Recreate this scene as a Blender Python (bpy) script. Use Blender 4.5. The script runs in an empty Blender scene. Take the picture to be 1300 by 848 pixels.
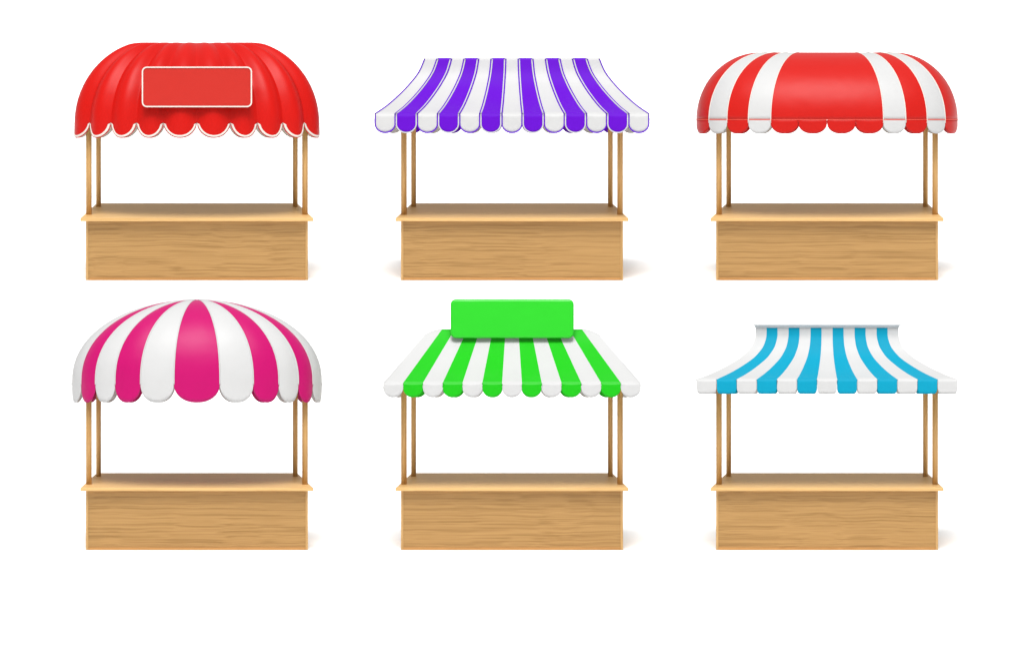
import bpy, bmesh, math, random
from mathutils import Vector
random.seed(7)
scene = bpy.context.scene
C = bpy.data.collections.new('stalls'); scene.collection.children.link(C)
PI = math.pi
S = 0.12                      # sine of the camera's downward pitch
CC = math.sqrt(1 - S*S)
W_PX = 100.0                  # one metre = 100 photo pixels

# ------------------------------------------------------------ materials
def srgb(r, g, b):
    f = lambda v: (v/255/12.92) if v/255 <= .04045 else ((v/255+.055)/1.055)**2.4
    return (f(r), f(g), f(b), 1)

def cloth(name, col, rough=.44, spec=.18, vary=.06, sheen=0.0):
    m = bpy.data.materials.new(name); m.use_nodes = True
    N, L = m.node_tree.nodes, m.node_tree.links
    b = N['Principled BSDF']
    b.inputs['Roughness'].default_value = rough
    b.inputs['Specular IOR Level'].default_value = spec
    b.inputs['Sheen Weight'].default_value = sheen
    b.inputs['Sheen Roughness'].default_value = .4
    tc = N.new('ShaderNodeTexCoord')
    n1 = N.new('ShaderNodeTexNoise'); n1.inputs['Scale'].default_value = 2.2; n1.inputs['Detail'].default_value = 3
    L.new(tc.outputs['Object'], n1.inputs['Vector'])
    mx = N.new('ShaderNodeMix'); mx.data_type = 'RGBA'
    mx.inputs[6].default_value = col
    mx.inputs[7].default_value = tuple(c*(1-vary) for c in col[:3]) + (1,)
    L.new(n1.outputs['Fac'], mx.inputs[0]); L.new(mx.outputs[2], b.inputs['Base Color'])
    # soft billow plus a fine weave
    n2 = N.new('ShaderNodeTexNoise'); n2.inputs['Scale'].default_value = 3.5; n2.inputs['Detail'].default_value = 1
    L.new(tc.outputs['Object'], n2.inputs['Vector'])
    bp1 = N.new('ShaderNodeBump'); bp1.inputs['Strength'].default_value = .22; bp1.inputs['Distance'].default_value = .04
    L.new(n2.outputs['Fac'], bp1.inputs['Height'])
    n3 = N.new('ShaderNodeTexNoise'); n3.inputs['Scale'].default_value = 160; n3.inputs['Detail'].default_value = 2
    L.new(tc.outputs['Object'], n3.inputs['Vector'])
    bp2 = N.new('ShaderNodeBump'); bp2.inputs['Strength'].default_value = .12; bp2.inputs['Distance'].default_value = .003
    L.new(n3.outputs['Fac'], bp2.inputs['Height']); L.new(bp1.outputs['Normal'], bp2.inputs['Normal'])
    L.new(bp2.outputs['Normal'], b.inputs['Normal'])
    return m

def wood(name, light, dark, axis='X', lines=1.0, rough=.5):
    """long-grained board: fine wavy grain lines stretched along one axis"""
    m = bpy.data.materials.new(name); m.use_nodes = True
    N, L = m.node_tree.nodes, m.node_tree.links
    b = N['Principled BSDF']; b.inputs['Roughness'].default_value = rough
    b.inputs['Specular IOR Level'].default_value = .35
    tc = N.new('ShaderNodeTexCoord'); oi = N.new('ShaderNodeObjectInfo')
    sc = N.new('ShaderNodeVectorMath'); sc.operation = 'SCALE'; sc.inputs[0].default_value = (37, 19, 53)
    L.new(oi.outputs['Random'], sc.inputs['Scale'])
    ad = N.new('ShaderNodeVectorMath'); ad.operation = 'ADD'
    L.new(tc.outputs['Object'], ad.inputs[0]); L.new(sc.outputs[0], ad.inputs[1])
    # gentle large waves of the grain direction
    wv = N.new('ShaderNodeTexNoise'); wv.inputs['Scale'].default_value = 1.3; wv.inputs['Detail'].default_value = 1.5
    L.new(ad.outputs[0], wv.inputs['Vector'])
    ws = N.new('ShaderNodeVectorMath'); ws.operation = 'MULTIPLY_ADD'
    ws.inputs[1].default_value = (.06, .06, .06)
    L.new(wv.outputs['Color'], ws.inputs[0]); L.new(ad.outputs[0], ws.inputs[2])
    def grain(sx, sy, detail):
        mp = N.new('ShaderNodeMapping')
        s3 = {'X': (sx, sy, sy), 'Y': (sy, sx, sy), 'Z': (sy, sy, sx)}[axis]
        mp.inputs['Scale'].default_value = s3
        L.new(ws.outputs[0], mp.inputs['Vector'])
        n = N.new('ShaderNodeTexNoise'); n.inputs['Scale'].default_value = 1
        n.inputs['Detail'].default_value = detail; n.inputs['Roughness'].default_value = .55
        L.new(mp.outputs[0], n.inputs['Vector']); return n
    g1 = grain(.40, 50, 2); g2 = grain(.8, 110, 2); g3 = grain(.35, 4, 1)
    r1 = N.new('ShaderNodeValToRGB'); r1.color_ramp.elements[0].position = .38; r1.color_ramp.elements[1].position = .52
    L.new(g1.outputs['Fac'], r1.inputs[0])
    r2 = N.new('ShaderNodeValToRGB'); r2.color_ramp.elements[0].position = .36; r2.color_ramp.elements[1].position = .62
    L.new(g2.outputs['Fac'], r2.inputs[0])
    a = N.new('ShaderNodeMath'); a.operation = 'MULTIPLY_ADD'; a.inputs[1].default_value = .5
    L.new(r1.outputs[0], a.inputs[0])
    h = N.new('ShaderNodeMath'); h.operation = 'MULTIPLY'; h.inputs[1].default_value = .38
    L.new(r2.outputs[0], h.inputs[0]); L.new(h.outputs[0], a.inputs[2])
    a2 = N.new('ShaderNodeMath'); a2.operation = 'MULTIPLY_ADD'; a2.inputs[1].default_value = .3
    L.new(g3.outputs['Fac'], a2.inputs[0]); L.new(a.outputs[0], a2.inputs[2])
    mx = N.new('ShaderNodeMix'); mx.data_type = 'RGBA'; mx.clamp_factor = True
    mx.inputs[6].default_value = dark; mx.inputs[7].default_value = light
    L.new(a2.outputs[0], mx.inputs[0]); L.new(mx.outputs[2], b.inputs['Base Color'])
    bp = N.new('ShaderNodeBump'); bp.inputs['Strength'].default_value = .25*lines; bp.inputs['Distance'].default_value = .003
    L.new(a.outputs[0], bp.inputs['Height']); L.new(bp.outputs['Normal'], b.inputs['Normal'])
    return m

M = {
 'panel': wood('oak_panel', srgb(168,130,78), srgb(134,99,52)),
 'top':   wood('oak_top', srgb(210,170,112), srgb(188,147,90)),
 'edge':  wood('oak_edge', srgb(184,146,94), srgb(160,124,72), 'Z'),
 'highlight_rail':  wood('oak_highlight_rail', srgb(178,130,74), srgb(152,108,56)),  # more orange wood tone, a highlight put into the colour
 'post':  wood('oak_post', srgb(198,156,98), srgb(164,122,68), 'Z'),
 'bounce_lining': cloth('pale_bounce_lining', (.62,.60,.56,1), .8, .1),  # grey-white roof inside, added to bounce neutral light onto the counters
 'white': cloth('white_cloth', (.475,.475,.475,1)),
 'trim_white': cloth('white_binding', (.62,.58,.53,1)),
 'red':   cloth('red_cloth', srgb(182,10,2)),
 'scarlet': cloth('scarlet_cloth', srgb(178,18,10), sheen=.05),
 'purple': cloth('purple_cloth', srgb(88,0,176), .62, .12),
 'pink':  cloth('pink_cloth', srgb(172,0,92), sheen=.05),
 'green': cloth('green_cloth', srgb(20,170,12)),
 'blue':  cloth('blue_cloth', srgb(0,138,168), .62, .12),
 'sign_red': cloth('red_sign_paint', srgb(176,30,18), .3, .5, .03),
 'sign_green': cloth('green_sign_paint', srgb(28,184,22), .3, .5, .03),
 'cornice': cloth('grey_white_paint', (.58,.585,.59,1), .4),
}

# ------------------------------------------------------------ mesh helpers
def mesh_obj(name, verts, faces, mats, midx=None, parent=None, smooth=True):
    me = bpy.data.meshes.new(name); me.from_pydata(verts, [], faces); me.update()
    for m in mats: me.materials.append(m)
    if midx:
        for p, i in zip(me.polygons, midx): p.material_index = i
    me.polygons.foreach_set('use_smooth', [smooth]*len(me.polygons))
    o = bpy.data.objects.new(name, me); C.objects.link(o); o.parent = parent
    return o

def solid(o, th, bevel=0):
    md = o.modifiers.new('thickness', 'SOLIDIFY'); md.thickness = th; md.offset = -1
def bevel(o, w, seg=3):
    md = o.modifiers.new('soft_edges', 'BEVEL'); md.width = w; md.segments = seg; md.limit_method = 'ANGLE'
    md.harden_normals = False

def hexa(name, b4, t4, mat, parent, bw=.004):
    v = list(b4) + list(t4)
    f = [(3,2,1,0),(4,5,6,7),(0,1,5,4),(1,2,6,5),(2,3,7,6),(3,0,4,7)]
    o = mesh_obj(name, v, f, [mat], None, parent, False)
    if bw: bevel(o, bw)
    return o

def lerp(a, b, t): return a + (b-a)*t

def interp(pts):
    """monotone cubic through (x, y) points"""
    xs = [p[0] for p in pts]; ys = [p[1] for p in pts]; n = len(xs)
    d = [(ys[i+1]-ys[i])/(xs[i+1]-xs[i]) for i in range(n-1)]
    m = [d[0]] + [0 if d[i-1]*d[i] <= 0 else 2*d[i-1]*d[i]/(d[i-1]+d[i]) for i in range(1, n-1)] + [d[-1]]
    def f(x):
        x = min(max(x, xs[0]), xs[-1])
        i = 0
        while i < n-2 and x > xs[i+1]: i += 1
        h = xs[i+1]-xs[i]; t = (x-xs[i])/h
        return (2*t**3-3*t*t+1)*ys[i] + (t**3-2*t*t+t)*h*m[i] + (-2*t**3+3*t*t)*ys[i+1] + (t**3-t*t)*h*m[i+1]
    return f

# ------------------------------------------------------------ canopy
class Canopy:
    """Cloth roof hung over an eave line.  Local space: x across, y to the rear, z up; the whole
    roof is pitched a little to the rear (a rigid rotation) so that rain runs off behind."""
    def __init__(s, z_eave, h, yc, taper, panels, ridge, wx, wz, wy=None, ky=0.0, bulge=0.0, shoulder=None, z0=None):
        s.ze, s.h, s.yc, s.taper = z_eave, h, yc, taper
        s.panels = panels            # list of dicts: a, b (plan points), mat, ctl optional curve, scallops
        s.ridge, s.wx, s.wz = ridge, wx, wz
        s.wy = wy or wx; s.ky = ky; s.bulge = bulge; s.shoulder = shoulder; s.bpow = 1.0; s.flare = .0
    def plan(s, p, f):
        return p['curve'](f)
    def loc(s, x, y, z):
        z0 = s.ze
        return Vector((x, y*CC + (z-z0)*S, -y*S + (z-z0)*CC + z0/CC))
    def flat(s, p, f, t, off=0.0, nobulge=False):
        ex, ey = s.plan(p, f)
        rx = s.ridge(ex); ry = s.yc + (ey-s.yc)*s.ky
        x = rx + (ex-rx)*s.wx(t); y = ry + (ey-ry)*s.wy(t); z = s.ze + s.h*s.wz(t)
        if s.shoulder:
            z = min(z, s.shoulder(x, s.ze))
        return Vector((x, y, z))
    def pt(s, p, f, t, off=0.0):
        q = s.flat(p, f, t)
        b = off
        if s.bulge: 
            ff = f*p['n'] % 1.0 if f < 1 else 1.0
            b += s.bulge*math.sin(PI*min(max(ff,0),1))**s.bpow*(.55+.45*s.wx(t))*min(1, (1-t)*5)
        if b:
            e = 1e-3
            du = s.flat(p, min(f+e,1), t) - s.flat(p, max(f-e,0), t)
            dv = s.flat(p, f, min(t+e,1)) - s.flat(p, f, max(t-e,0))
            n = du.cross(dv)
            if n.length > 1e-12:
                n.normalize()
                q = q + n*b
        return q
    def val(s, p, f, z, off=0.0):
        ex, ey = s.plan(p, f); e = 1e-3
        a = s.plan(p, max(f-e,0)); b = s.plan(p, min(f+e,1))
        n = Vector((b[1]-a[1], -(b[0]-a[0]), 0)); n.normalize()
        o = off
        if s.bulge: o += s.bulge*math.sin(PI*min(max(f,0),1))**s.bpow
        q = Vector((ex, ey, z)) + n*(o + s.flare*(s.ze-z)/.25)
        return q

def scallop(kind, f, w):
    """drop 0..1 over the scallop's width"""
    x = abs(2*f-1)
    if kind == 'round':  return math.sqrt(max(0, 1-x*x))
    if kind == 'cusp':   return max(0, 1-x**2.1)**.62
    if kind == 'lobe':   return max(0, 1-x**2.2)**(1/2.0)
    if kind == 'deep':   return max(0, 1-x**2.5)**(1/2.2)
    if kind == 'square':
        return max(0, 1-x**9)**(1/3.2)
    return 0

def make_curve_line(a, b):
    return lambda f: (lerp(a[0], b[0], f), lerp(a[1], b[1], f))

def plan_round(xs, a, Dy, n, yc, taper, mats, scal):
    """panels round a super-ellipse eave. xs: front seam x from -a to a"""
    def yy(x): return Dy*max(0, 1-abs(x/a)**n)**(1/n)
    out = []
    def mk(x0, x1, front):
        def cv(f):
            # sample evenly in angle so that the ends turn smoothly
            t0 = math.asin(max(-1,min(1,x0/a))); t1 = math.asin(max(-1,min(1,x1/a)))
            x = a*math.sin(lerp(t0,t1,f))
            if max(abs(x0), abs(x1)) > a-1e-4: x = lerp(x, lerp(x0, x1, f), .6)
            if front: return (x, yc - yy(x))
            y = yy(x); return (x*(1-(1-taper)*min(1, y/Dy*1.0)), yc + y)
        return cv
    for i in range(len(xs)-1):
        out.append(dict(curve=mk(xs[i], xs[i+1], True), mat=mats[i], n=scal[i], side=False))
    for i in reversed(range(len(xs)-1)):
        out.append(dict(curve=mk(xs[i+1], xs[i], False), mat=mats[i], n=scal[i], side=False))
    return out

def plan_rect(a, yf, yb, taper, n, nside, c0, c1):
    """hipped roof: n stripes at the front and rear, nside at the ends"""
    P = [(-a, yf), (a, yf), (a*taper, yb), (-a*taper, yb)]
    out = []
    for (A, B, k) in ((P[0],P[1],n),(P[1],P[2],nside),(P[2],P[3],n),(P[3],P[0],nside)):
        for i in range(k):
            p0 = (lerp(A[0],B[0],i/k), lerp(A[1],B[1],i/k)); p1 = (lerp(A[0],B[0],(i+1)/k), lerp(A[1],B[1],(i+1)/k))
            out.append(dict(curve=make_curve_line(p0,p1), mat=(c0 if i%2==0 else c1), n=1, side=(k == nside)))
    return out

def build_canopy(cp, root, mats, zj, zb, kind, NT=28, NF=16, thick=.008, merged=False, hem=None, bounce_lined=True):
    # roof cloth
    V, F, MI = [], [], []
    for p in cp.panels:
        nf = NF*p['n']; base = len(V)
        if merged:
            # roof and hanging scallop are one piece of cloth
            NV = 5; nf = 24; rows = 0
            gs = [min(max(.5-.5*math.cos(PI*i/nf), 0), 1) for i in range(nf+1)]
            for j in range(NV):
                for g in gs:
                    zl = zj - (zj-zb)*scallop(kind, g, 1)
                    sl = .010*(1-j/NV); gg = min(max(g, sl), 1-sl)
                    V.append(cp.loc(*cp.val(p, gg, lerp(zl, cp.ze, j/NV))))
            for j in range(NT+1):
                for g in gs: V.append(cp.loc(*cp.pt(p, g, j/NT)))
            for j in range(NT+NV):
                for i in range(nf):
                    a = base + j*(nf+1)+i
                    F.append((a, a+1, a+nf+2, a+nf+1)); MI.append(p['mat'])
            continue
        for j in range(NT+1):
            t = j/NT
            for i in range(nf+1):
                V.append(cp.loc(*cp.pt(p, i/nf, t)))
        for j in range(NT):
            for i in range(nf):
                a = base + j*(nf+1)+i
                F.append((a, a+1, a+nf+2, a+nf+1)); MI.append(p['mat'])
    roof = mesh_obj('canopy', V, F, mats, MI, root)
    bm = bmesh.new(); bm.from_mesh(roof.data)
    bmesh.ops.remove_doubles(bm, verts=bm.verts, dist=.0004); bm.to_mesh(roof.data); bm.free()
    roof.data.set_sharp_from_angle(angle=math.radians(62))
    solid(roof, thick)
    if bounce_lined:  # added pale inner faces that brighten the counter below
        for m in mats: roof.data.materials.append(M['bounce_lining'])
        roof.modifiers['thickness'].material_offset = len(mats)
    if merged: return roof, None
    # valance with its scallops
    V, F, MI = [], [], []
    NV = 5
    for p in cp.panels:
        for k in range(p['n']):
            base = len(V); nf = 28
            for j in range(NV+1):
                for i in range(nf+1):
                    g = .5-.5*math.cos(PI*i/nf)           # denser near the corners
                    zl = hem if (p['side'] and hem) else zj - (zj-zb)*scallop(kind, g, 1)
                    z = lerp(cp.ze, zl, j/NV)
                    gg = min(max(g, .012), .988)           # a slit between neighbouring scallops
                    V.append(cp.loc(*cp.val(p, (k+gg)/p['n'], z)))
            for j in range(NV):
                for i in range(nf):
                    a = base + j*(nf+1)+i
                    F.append((a+1, a, a+nf+1, a+nf+2)); MI.append(p['mat'])
    va = mesh_obj('valance', V, F, mats, MI, root)
    solid(va, thick)
    return roof, va

def ribbon(path, norms, w, th, V, F, MI, mi):
    """closed-section band along a path: path = list of (outer point, inner point) pairs"""
    base = len(V)
    for (a, b), n in zip(path, norms):
        V += [a+n*th, b+n*th, b-n*th, a-n*th]
    for i in range(len(path)-1):
        k = base+4*i
        for q in range(4):
            F.append((k+q, k+(q+1)%4, k+4+(q+1)%4, k+4+q)); MI.append(mi)
    F.append((base, base+1, base+2, base+3)); MI.append(mi)
    k = base+4*(len(path)-1); F.append((k+3, k+2, k+1, k)); MI.append(mi)

def binding(cp, root, mats, zj, zb, kind, d0, d1, th, mi_of, sides=True, name='binding'):
    """a band sewn along each panel's rim, between d0 and d1 metres inside its edge"""
    V, F, MI = [], [], []
    for p in cp.panels:
        if p['side']: continue
        for k in range(p['n']):
            mi = mi_of(p)
            # scallop, as points in (f, z), inset along the local normal of the outline
            e0 = cp.plan(p, k/p['n']); e1 = cp.plan(p, (k+1)/p['n'])
            W = math.hypot(e1[0]-e0[0], e1[1]-e0[1])
            N = 40; out = []
            for i in range(N+1):
                g = .5-.5*math.cos(PI*i/N)
                out.append((g*W, zj-(zj-zb)*scallop(kind, g, 1)))
            if sides:
                out = [(0, cp.ze)] + [(0, lerp(cp.ze, zj, q/3)) for q in (1,2)] + out + [(W, lerp(cp.ze, zj, q/3)) for q in (2,1)] + [(W, cp.ze)]
            prs, nrm = [], []
            for i in range(len(out)):
                a = out[max(i-1,0)]; b = out[min(i+1,len(out)-1)]
                tx, tz = b[0]-a[0], b[1]-a[1]; l = math.hypot(tx,tz) or 1
                nx, nz = -tz/l, tx/l
                x, z = out[i]
                pr = []
                for d in (d0, d1):
                    xx = min(max(x+nx*d, d0 if x < W/2 else W/2), W-d0 if x > W/2 else W/2); zz = z+nz*d
                    f = (k + xx/W)/p['n']
                    pr.append(cp.loc(*cp.val(p, f, zz)))
                if not sides and i in (0, len(out)-1):     # the band runs to a point between two scallops
                    e = (k + (.002 if i == 0 else .998))/p['n']
                    pr = [cp.loc(*cp.val(p, e, z+.022)), cp.loc(*cp.val(p, e, z+.017))]
                f = (k + min(max(x/W, .02), .98))/p['n']
                n = (cp.loc(*cp.val(p, f, z, .01)) - cp.loc(*cp.val(p, f, z, 0))).normalized()
                prs.append(tuple(pr)); nrm.append(n)
            ribbon(prs, nrm, 0, th, V, F, MI, mi)
            if sides:
                for side in (0, 1):
                    prs, nrm = [], []
                    for j in range(25):
                        t = j/24*.982
                        q0 = cp.pt(p, 0, t); q1 = cp.pt(p, 1, t); w = (q1-q0).length or 1e-3
                        f0, f1 = min(d0/w, .3), min(d1/w, .45)
                        if side: f0, f1 = 1-f0, 1-f1
                        a = cp.loc(*cp.pt(p, f0, t)); b = cp.loc(*cp.pt(p, f1, t))
                        n = (cp.loc(*cp.pt(p, .5, t, .01)) - cp.loc(*cp.pt(p, .5, t, 0))).normalized()
                        prs.append((a, b)); nrm.append(n)
                    ribbon(prs, nrm, 0, th, V, F, MI, mi)
    o = mesh_obj(name, V, F, mats, MI, root)
    return o

def seams(cp, root, mat, r, zj, name='seam_piping', pick=None, t1=.985):
    """round white cords along the seams between panels, each a part of its own"""
    for idx, p in enumerate(cp.panels):
        if pick and not pick(p): continue
        for f in (0, 1):
            V, F = [], []
            path = [cp.loc(*cp.val(p, f, lerp(zj, cp.ze, k/3))) for k in range(3)] + [cp.loc(*cp.pt(p, f, j/30*t1)) for j in range(31)]
            for i, q in enumerate(path):
                a = path[max(i-1,0)]; b = path[min(i+1,len(path)-1)]
                T = (b-a).normalized(); U = T.cross(Vector((1,.2,0))).normalized(); B = T.cross(U)
                for k in range(6):
                    V.append(q + (U*math.cos(k*PI/3)+B*math.sin(k*PI/3))*r)
            for i in range(len(path)-1):
                for k in range(6):
                    a = 6*i+k; b = 6*i+(k+1)%6
                    F.append((a, b, b+6, a+6))
            F.append(tuple(reversed(range(6)))); n = 6*(len(path)-1); F.append(tuple(range(n, n+6)))
            mesh_obj(name, V, F, [mat], None, root)

# ------------------------------------------------------------ wooden counter and posts
YF, YB = -.08, 1.50           # counter top front and rear edges
def board_half(y): return lerp(1.48, 1.275, (y-YF)/(YB-YF))

def make_post(x, y, r, z0, z1, root):
    V, F = [], []; n = 20; rings = [(z0, r), (z1, r)]
    for z, rr in rings:
        for k in range(n):
            # a square pole with well rounded corners
            a = 2*PI*(k+.5)/n
            q = (abs(math.cos(a))**2.2+abs(math.sin(a))**2.2)**(-1/2.2)
            V.append((x+rr*q*math.cos(a), y+rr*q*math.sin(a), z))
    for i in range(len(rings)-1):
        for k in range(n):
            F.append((i*n+k, i*n+(k+1)%n, (i+1)*n+(k+1)%n, (i+1)*n+k))
    F.append(tuple(reversed(range(n)))); F.append(tuple(range((len(rings)-1)*n, len(rings)*n)))
    o = mesh_obj('post', V, F, [M['post']], None, root, True)
    for p in o.data.polygons:
        if len(p.vertices) > 4: p.use_smooth = False
    return o

def make_counter(root, ptop):
    zt = .805; zbm = .763
    # counter top
    def q(y, z, w=0): return [(-board_half(y)-w, y, z), (board_half(y)+w, y, z)]
    a, b = q(YF, zbm); d, c = q(YB, zbm); A, B = q(YF, zt); D, E = q(YB, zt)
    hexa('counter_top', (a, b, c, d), (A, B, E, D), M['top'], root, .006)
    # front panel between the two end boards
    yb = 1.40; th = .03
    fx = 1.41; bx = board_half(yb) - .07
    hexa('front_panel', [(-fx+th,.006,0),(fx-th,.006,0),(fx-th,.03,0),(-fx+th,.03,0)],
         [(-fx+th,.006,zbm),(fx-th,.006,zbm),(fx-th,.03,zbm),(-fx+th,.03,zbm)], M['panel'], root, .002)
    for s in (-1, 1):
        o = [(s*fx,0,0),(s*(fx-th),0,0),(s*(bx-th),yb,0),(s*bx,yb,0)]
        if s > 0: o = [o[1],o[0],o[3],o[2]]
        t = [(x,y,zbm-.0015) for x,y,z in o]
        hexa('side_panel', o, t, M['edge'], root, .004)
    rx = fx-th-.002  # thin orange strip standing in for the highlight along the base
    hexa('bottom_highlight_rail', [(-rx,-.006,0),(rx,-.006,0),(rx,.004,0),(-rx,.004,0)],
         [(-rx,-.006,.036),(rx,-.006,.036),(rx,.004,.036),(-rx,.004,.036)], M['highlight_rail'], root, .003)
    for s in (-1, 1):
        make_post(s*1.372, .30, .037, zt, ptop, root)
        make_post(s*1.249, 1.13, .032, zt, ptop, root)

GROUP = 'empty wooden market stalls with cloth canopies'
def stall(px, base_px, label, ptop_v):
    r = bpy.data.objects.new('market_stall', None); C.objects.link(r)
    r.empty_display_size = .5
    y = (698-base_px)/100/S
    r.location = ((px-650)/100, y, 0)
    r['label'] = label; r['category'] = 'market stall'; r['group'] = GROUP
    make_counter(r, ptop_v)
    return r

def rounded_board(name, x0, x1, z0, z1, y0, y1, r, mat, parent, cp=None, bw=.006, seg=8, tilt=0):
    pts = []
    for (cx, cz, a0) in ((x1-r, z1-r, 0), (x0+r, z1-r, 90), (x0+r, z0+r, 180), (x1-r, z0+r, 270)):
        for k in range(seg+1):
            a = math.radians(a0+90*k/seg); pts.append((cx+r*math.cos(a), cz+r*math.sin(a)))
    n = len(pts)
    f = lambda x, y, z: cp.loc(x, y+(z-z0)*tilt, z) if cp else Vector((x,y,z))
    V = [f(x, y0, z) for x, z in pts] + [f(x, y1, z) for x, z in pts]
    F = [tuple(reversed(range(n))), tuple(range(n, 2*n))] + [(i, (i+1)%n, n+(i+1)%n, n+i) for i in range(n)]
    o = mesh_obj(name, V, F, [mat], None, parent, False); bevel(o, bw, 3); return o

def rounded_frame(name, x0, x1, z0, z1, y, r, w, mat, parent, cp, tilt=0, seg=10, rad=.01):
    """a flat raised band round a board"""
    def loop(d):
        pts = []; rr = max(r-d, .01)
        for (cx, cz, a0) in ((x1-r, z1-r, 0), (x0+r, z1-r, 90), (x0+r, z0+r, 180), (x1-r, z0+r, 270)):
            for k in range(seg+1):
                a = math.radians(a0+90*k/seg); pts.append((cx+rr*math.cos(a), cz+rr*math.sin(a)))
        return pts
    A, B = loop(0), loop(w); n = len(A)
    f = lambda x, yy, z: cp.loc(x, yy+(z-z0)*tilt, z)
    V = []
    for L_, yy in ((A, y), (B, y), (B, y-rad), (A, y-rad)):
        V += [f(x, yy, z) for x, z in L_]
    F = []
    for k in range(4):
        for i in range(n):
            F.append((k*n+i, k*n+(i+1)%n, ((k+1)%4)*n+(i+1)%n, ((k+1)%4)*n+i))
    return mesh_obj(name, V, F, [mat], None, parent, False)

YC = .66
sin_q = lambda t: math.sin(t*PI/2); cos_q = lambda t: math.cos(t*PI/2)
def up(base, ypx): return (base-ypx)/100

# ---- 1: plain red pleated vault with a sign
r = stall(250, 356, 'market stall with plain red pleated canopy, cream scalloped edge and blank red sign', up(356,150))
a = 1.55
xs = [0,.426,.766,1.09,1.36,1.55]; xs = [-x for x in reversed(xs[1:])] + xs
pn = plan_round(xs, a, .98, 2.3, YC, .95, [0]*10, [1]*10)
cp = Canopy(up(356,157), 1.02, YC, .95, pn, lambda x: x*.37, cos_q, sin_q, bulge=.062); cp.bpow = 1.25
zj, zb = up(356,158), up(356,175.5)
build_canopy(cp, r, [M['red']], zj, zb, 'cusp', merged=True)
binding(cp, r, [M['trim_white']], zj, zb, 'cusp', .011, .036, .0065, lambda p: 0, sides=False)
yf = YC-.98-.09
rounded_board('sign_board', -.70, .70, up(356,136.5), up(356,85), yf, yf+.035, .065, M['sign_red'], r, cp, .006, 10, .10)
sb = [c for c in r.children if c.name.startswith('sign_board')][0]
sf = rounded_frame('sign_frame', -.70, .70, up(356,136.5), up(356,85), yf-.0005, .065, .017, M['trim_white'], sb, cp, .10)

# ---- 2: purple and white pagoda awning
r = stall(650, 356, 'market stall with purple and white striped awning, its stripes edged with contrasting piping', up(356,140))
pn = plan_rect(1.745, YC-.98, YC+.98, .935, 13, 7, 0, 1)
pw = interp([(0,1),(.127,.79),(.31,.55),(.53,.31),(.76,.116),(1,0)])
cp = Canopy(up(356,145), .71, YC, .935, pn, lambda x: x*1.113/1.745, pw, lambda t: t, wy=interp([(0,1),(.127,.70),(.31,.38),(.53,.16),(.76,.05),(1,0)]), ky=.03)
zj, zb = up(356,157.5), up(356,169.5)
mats = [M['white'], M['purple']]
build_canopy(cp, r, mats, zj, zb, 'round', NF=6, hem=zj)
binding(cp, r, mats, zj, zb, 'round', .0, .016, .0075, lambda p: 1-p['mat'])

# ---- 3: red vault with white bands
r = stall(1050, 356, 'market stall with rounded scarlet canopy, four white bands and a broad red middle', up(356,145))
a = 1.66
xs = [0.715,1.0,1.27,1.50,1.66]; xs = [-x for x in reversed(xs)] + xs
mt = [1,0,1,0,1,0,1,0,1]; sc = [1,1,1,1,4,1,1,1,1]
pn = plan_round(xs, a, .98, 2.6, YC, .955, mt, sc)
cp = Canopy(up(356,152), .85, YC, .955, pn, lambda x: x*.512, cos_q, sin_q)
zj, zb = up(356,156.5), up(356,170)
build_canopy(cp, r, [M['white'], M['scarlet']], zj, zb, 'lobe')
seams(cp, r, M['trim_white'], .0065, zj, pick=lambda p: p['mat'] == 0)
# the raised stitched line where the valance joins the roof
V, F, MI = [], [], []
for p in pn:
    prs, nr = [], []
    for i in range(17):
        f = i/16; prs.append((cp.loc(*cp.val(p, f, cp.ze+.003)), cp.loc(*cp.val(p, f, cp.ze-.005))))
        nr.append((cp.loc(*cp.val(p, f, cp.ze, .01)) - cp.loc(*cp.val(p, f, cp.ze, 0))).normalized())
    ribbon(prs, nr, 0, .0035, V, F, MI, 0)
stitch = cloth('pale_red_tape', srgb(226,84,70))
mesh_obj('eave_tape', V, F, [stitch], None, r)

# ---- 4: pink and white dome
r = stall(250, 698, 'market stall with domed pink and white canopy rising to one point', up(698,485))
a = 1.588
xs = [.292,.716,1.04,1.288,1.47,1.588]; xs = [-x for x in reversed(xs)] + xs
mt = [0,1]*5+[0]
pn = plan_round(xs, a, 1.02, 2.1, YC, .94, mt, [1]*11)
cp = Canopy(up(698,484), 1.035, YC, .94, pn, lambda x: 0.0, lambda t: math.cos(t*PI/2)**.98, lambda t: math.sin(t*PI/2)**.93, bulge=.010)
zj, zb = up(698,488), up(698,511)
build_canopy(cp, r, [M['white'], M['pink']], zj, zb, 'lobe', merged=True, bounce_lined=False)
seams(cp, r, M['white'], .009, zj, pick=lambda p: p['mat'] == 1, t1=.97)

# ---- 5: green and white awning with a sign board on the roof
r = stall(650, 698, 'market stall with green and white striped awning and blank green sign on its roof', up(698,480))
pn = plan_rect(1.634, YC-.95, YC+.95, .955, 13, 7, 0, 1)
E0, E1 = 1.634*11/13, 1.634
def rdg(x):
    s_ = 1 if x >= 0 else -1; x = abs(x); return s_*x*.642
wyg = interp([(0,1),(.25,.66),(.5,.40),(.75,.18),(1,0)])
sh = lambda x, ze: 9 if abs(x) < .886 or abs(x) > 1.15 else ze + .68 - .035*((abs(x)-.886)/.16)**2
cp = Canopy(up(698,486), .68, YC, .955, pn, rdg, lambda t: 1-t, lambda t: t, wy=wyg, ky=.03, shoulder=sh)
zj, zb = up(698,492.5), up(698,504.5)
build_canopy(cp, r, [M['white'], M['green']], zj, zb, 'round', NF=6, hem=zj)
q = cp.flat(pn[6], .5, .84)
rounded_board('sign_board', -.78, .785, up(698,429.5), up(698,380), q.y-.11, q.y-.04, .07, M['sign_green'], r, cp, .026, 10, .10)

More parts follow.
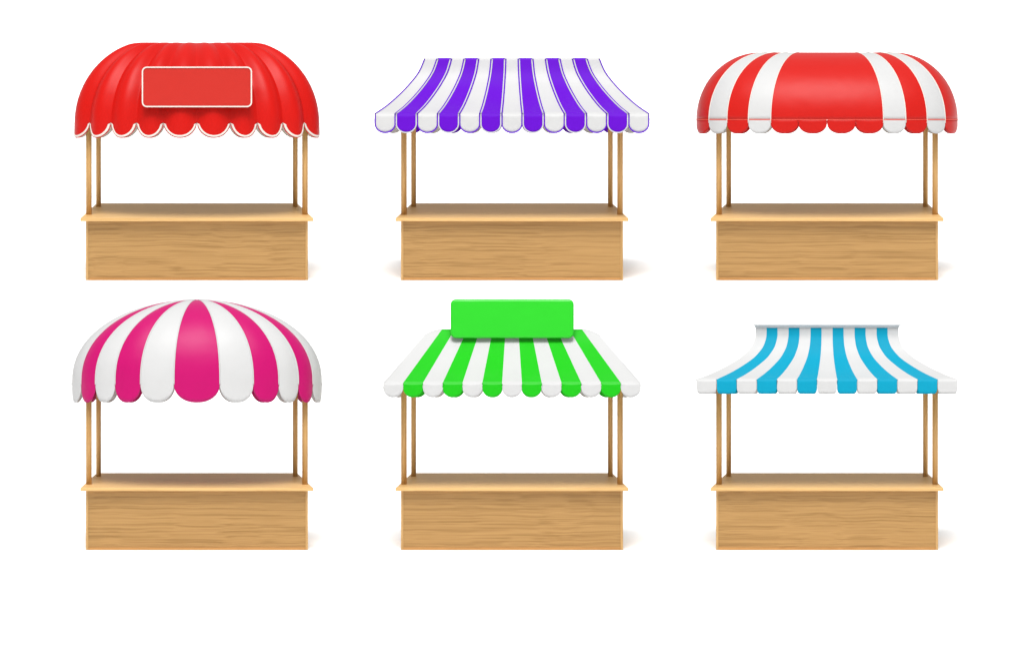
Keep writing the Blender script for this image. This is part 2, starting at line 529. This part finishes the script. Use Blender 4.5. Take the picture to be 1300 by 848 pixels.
# ---- 6: blue and white swept awning with a cornice
r = stall(1050, 698, 'market stall with blue and white striped awning sweeping up to a flared grey top edge', up(698,489))
pn = plan_rect(1.658, YC-.98, YC+.98, .97, 13, 7, 0, 1)
bw_ = interp([(0,1),(.095,.78),(.26,.475),(.45,.208),(.67,.045),(.86,0),(1,.0)])
cp = Canopy(up(698,481.5), .67, YC, .97, pn, lambda x: x*.908/1.658, bw_, lambda t: t, wy=interp([(0,1),(.095,.72),(.26,.40),(.45,.17),(.67,.05),(.86,0),(1,.0)]), ky=.10)
zj, zb = up(698,483), up(698,500)
build_canopy(cp, r, [M['white'], M['blue']], zj, zb, 'square', NF=6, hem=up(698,493))
prof = [(0, 0), (.003,.014), (.010,.022), (.030,.032), (.031,.040), (.0,.042)]
V, F = [], []
hx, hy = .912, .105
for d, z in prof:
    for sx, sy in ((-1,-1),(1,-1),(1,1),(-1,1)):
        V.append(cp.loc(sx*(hx+d)*(1 if sy<0 else .985), YC+sy*(hy+d), cp.ze+.655+z))
for i in range(len(prof)-1):
    for k in range(4):
        F.append((4*i+k, 4*i+(k+1)%4, 4*i+4+(k+1)%4, 4*i+4+k))
F.append((3,2,1,0)); n = 4*(len(prof)-1); F.append((n,n+1,n+2,n+3))
mesh_obj('cornice', V, F, [M['cornice']], None, r, False)

# ------------------------------------------------------------ white floor
me = bpy.data.meshes.new('floor')
me.from_pydata([(-300,-200,0),(300,-200,0),(300,400,0),(-300,400,0)], [], [(0,1,2,3)])
fl = bpy.data.objects.new('floor', me); C.objects.link(fl)
fl['kind'] = 'structure'
fm = bpy.data.materials.new('white_floor'); fm.use_nodes = True
b = fm.node_tree.nodes['Principled BSDF']
b.inputs['Base Color'].default_value = (.97,.97,.97,1); b.inputs['Roughness'].default_value = .9
b.inputs['Specular IOR Level'].default_value = .1
nn = fm.node_tree.nodes.new('ShaderNodeTexNoise'); nn.inputs['Scale'].default_value = 30
bb = fm.node_tree.nodes.new('ShaderNodeBump'); bb.inputs['Strength'].default_value = .05; bb.inputs['Distance'].default_value = .002
fm.node_tree.links.new(nn.outputs['Fac'], bb.inputs['Height']); fm.node_tree.links.new(bb.outputs['Normal'], b.inputs['Normal'])
me.materials.append(fm)

# ------------------------------------------------------------ light
w = bpy.data.worlds.new('World'); scene.world = w; w.use_nodes = True
bg = w.node_tree.nodes['Background']; bg.inputs[0].default_value = (1,1,1,1); bg.inputs[1].default_value = .42
el, az = math.radians(65), math.radians(-4)
d = Vector((math.sin(az)*math.cos(el), -math.cos(az)*math.cos(el), math.sin(el)))
ld = bpy.data.lights.new('softbox', 'AREA'); ld.shape = 'RECTANGLE'; ld.size = 60; ld.size_y = 110
ld.energy = 21500; ld.spread = math.radians(42); ld.color = (1, .995, .985)
lo = bpy.data.objects.new('softbox', ld); C.objects.link(lo)
lo.location = Vector((0, 20, 0)) + d*62
lo.rotation_euler = (-d).to_track_quat('-Z', 'Y').to_euler()

# ------------------------------------------------------------ camera
cd = bpy.data.cameras.new('camera'); cd.type = 'ORTHO'; cd.ortho_scale = 13.0
cam = bpy.data.objects.new('camera', cd); C.objects.link(cam)
y = -30
cam.location = (0, y, ((698-424)/100 - y*S)/CC)
cam.rotation_euler = (PI/2 - math.asin(S), 0, 0)
cd.clip_start = .1; cd.clip_end = 1000
scene.camera = cam

scene.view_settings.view_transform = 'Standard'; scene.view_settings.look = 'None'
scene.view_settings.exposure = 0.42; scene.view_settings.gamma = 1
scene.render.resolution_x = 1024; scene.render.resolution_y = 667
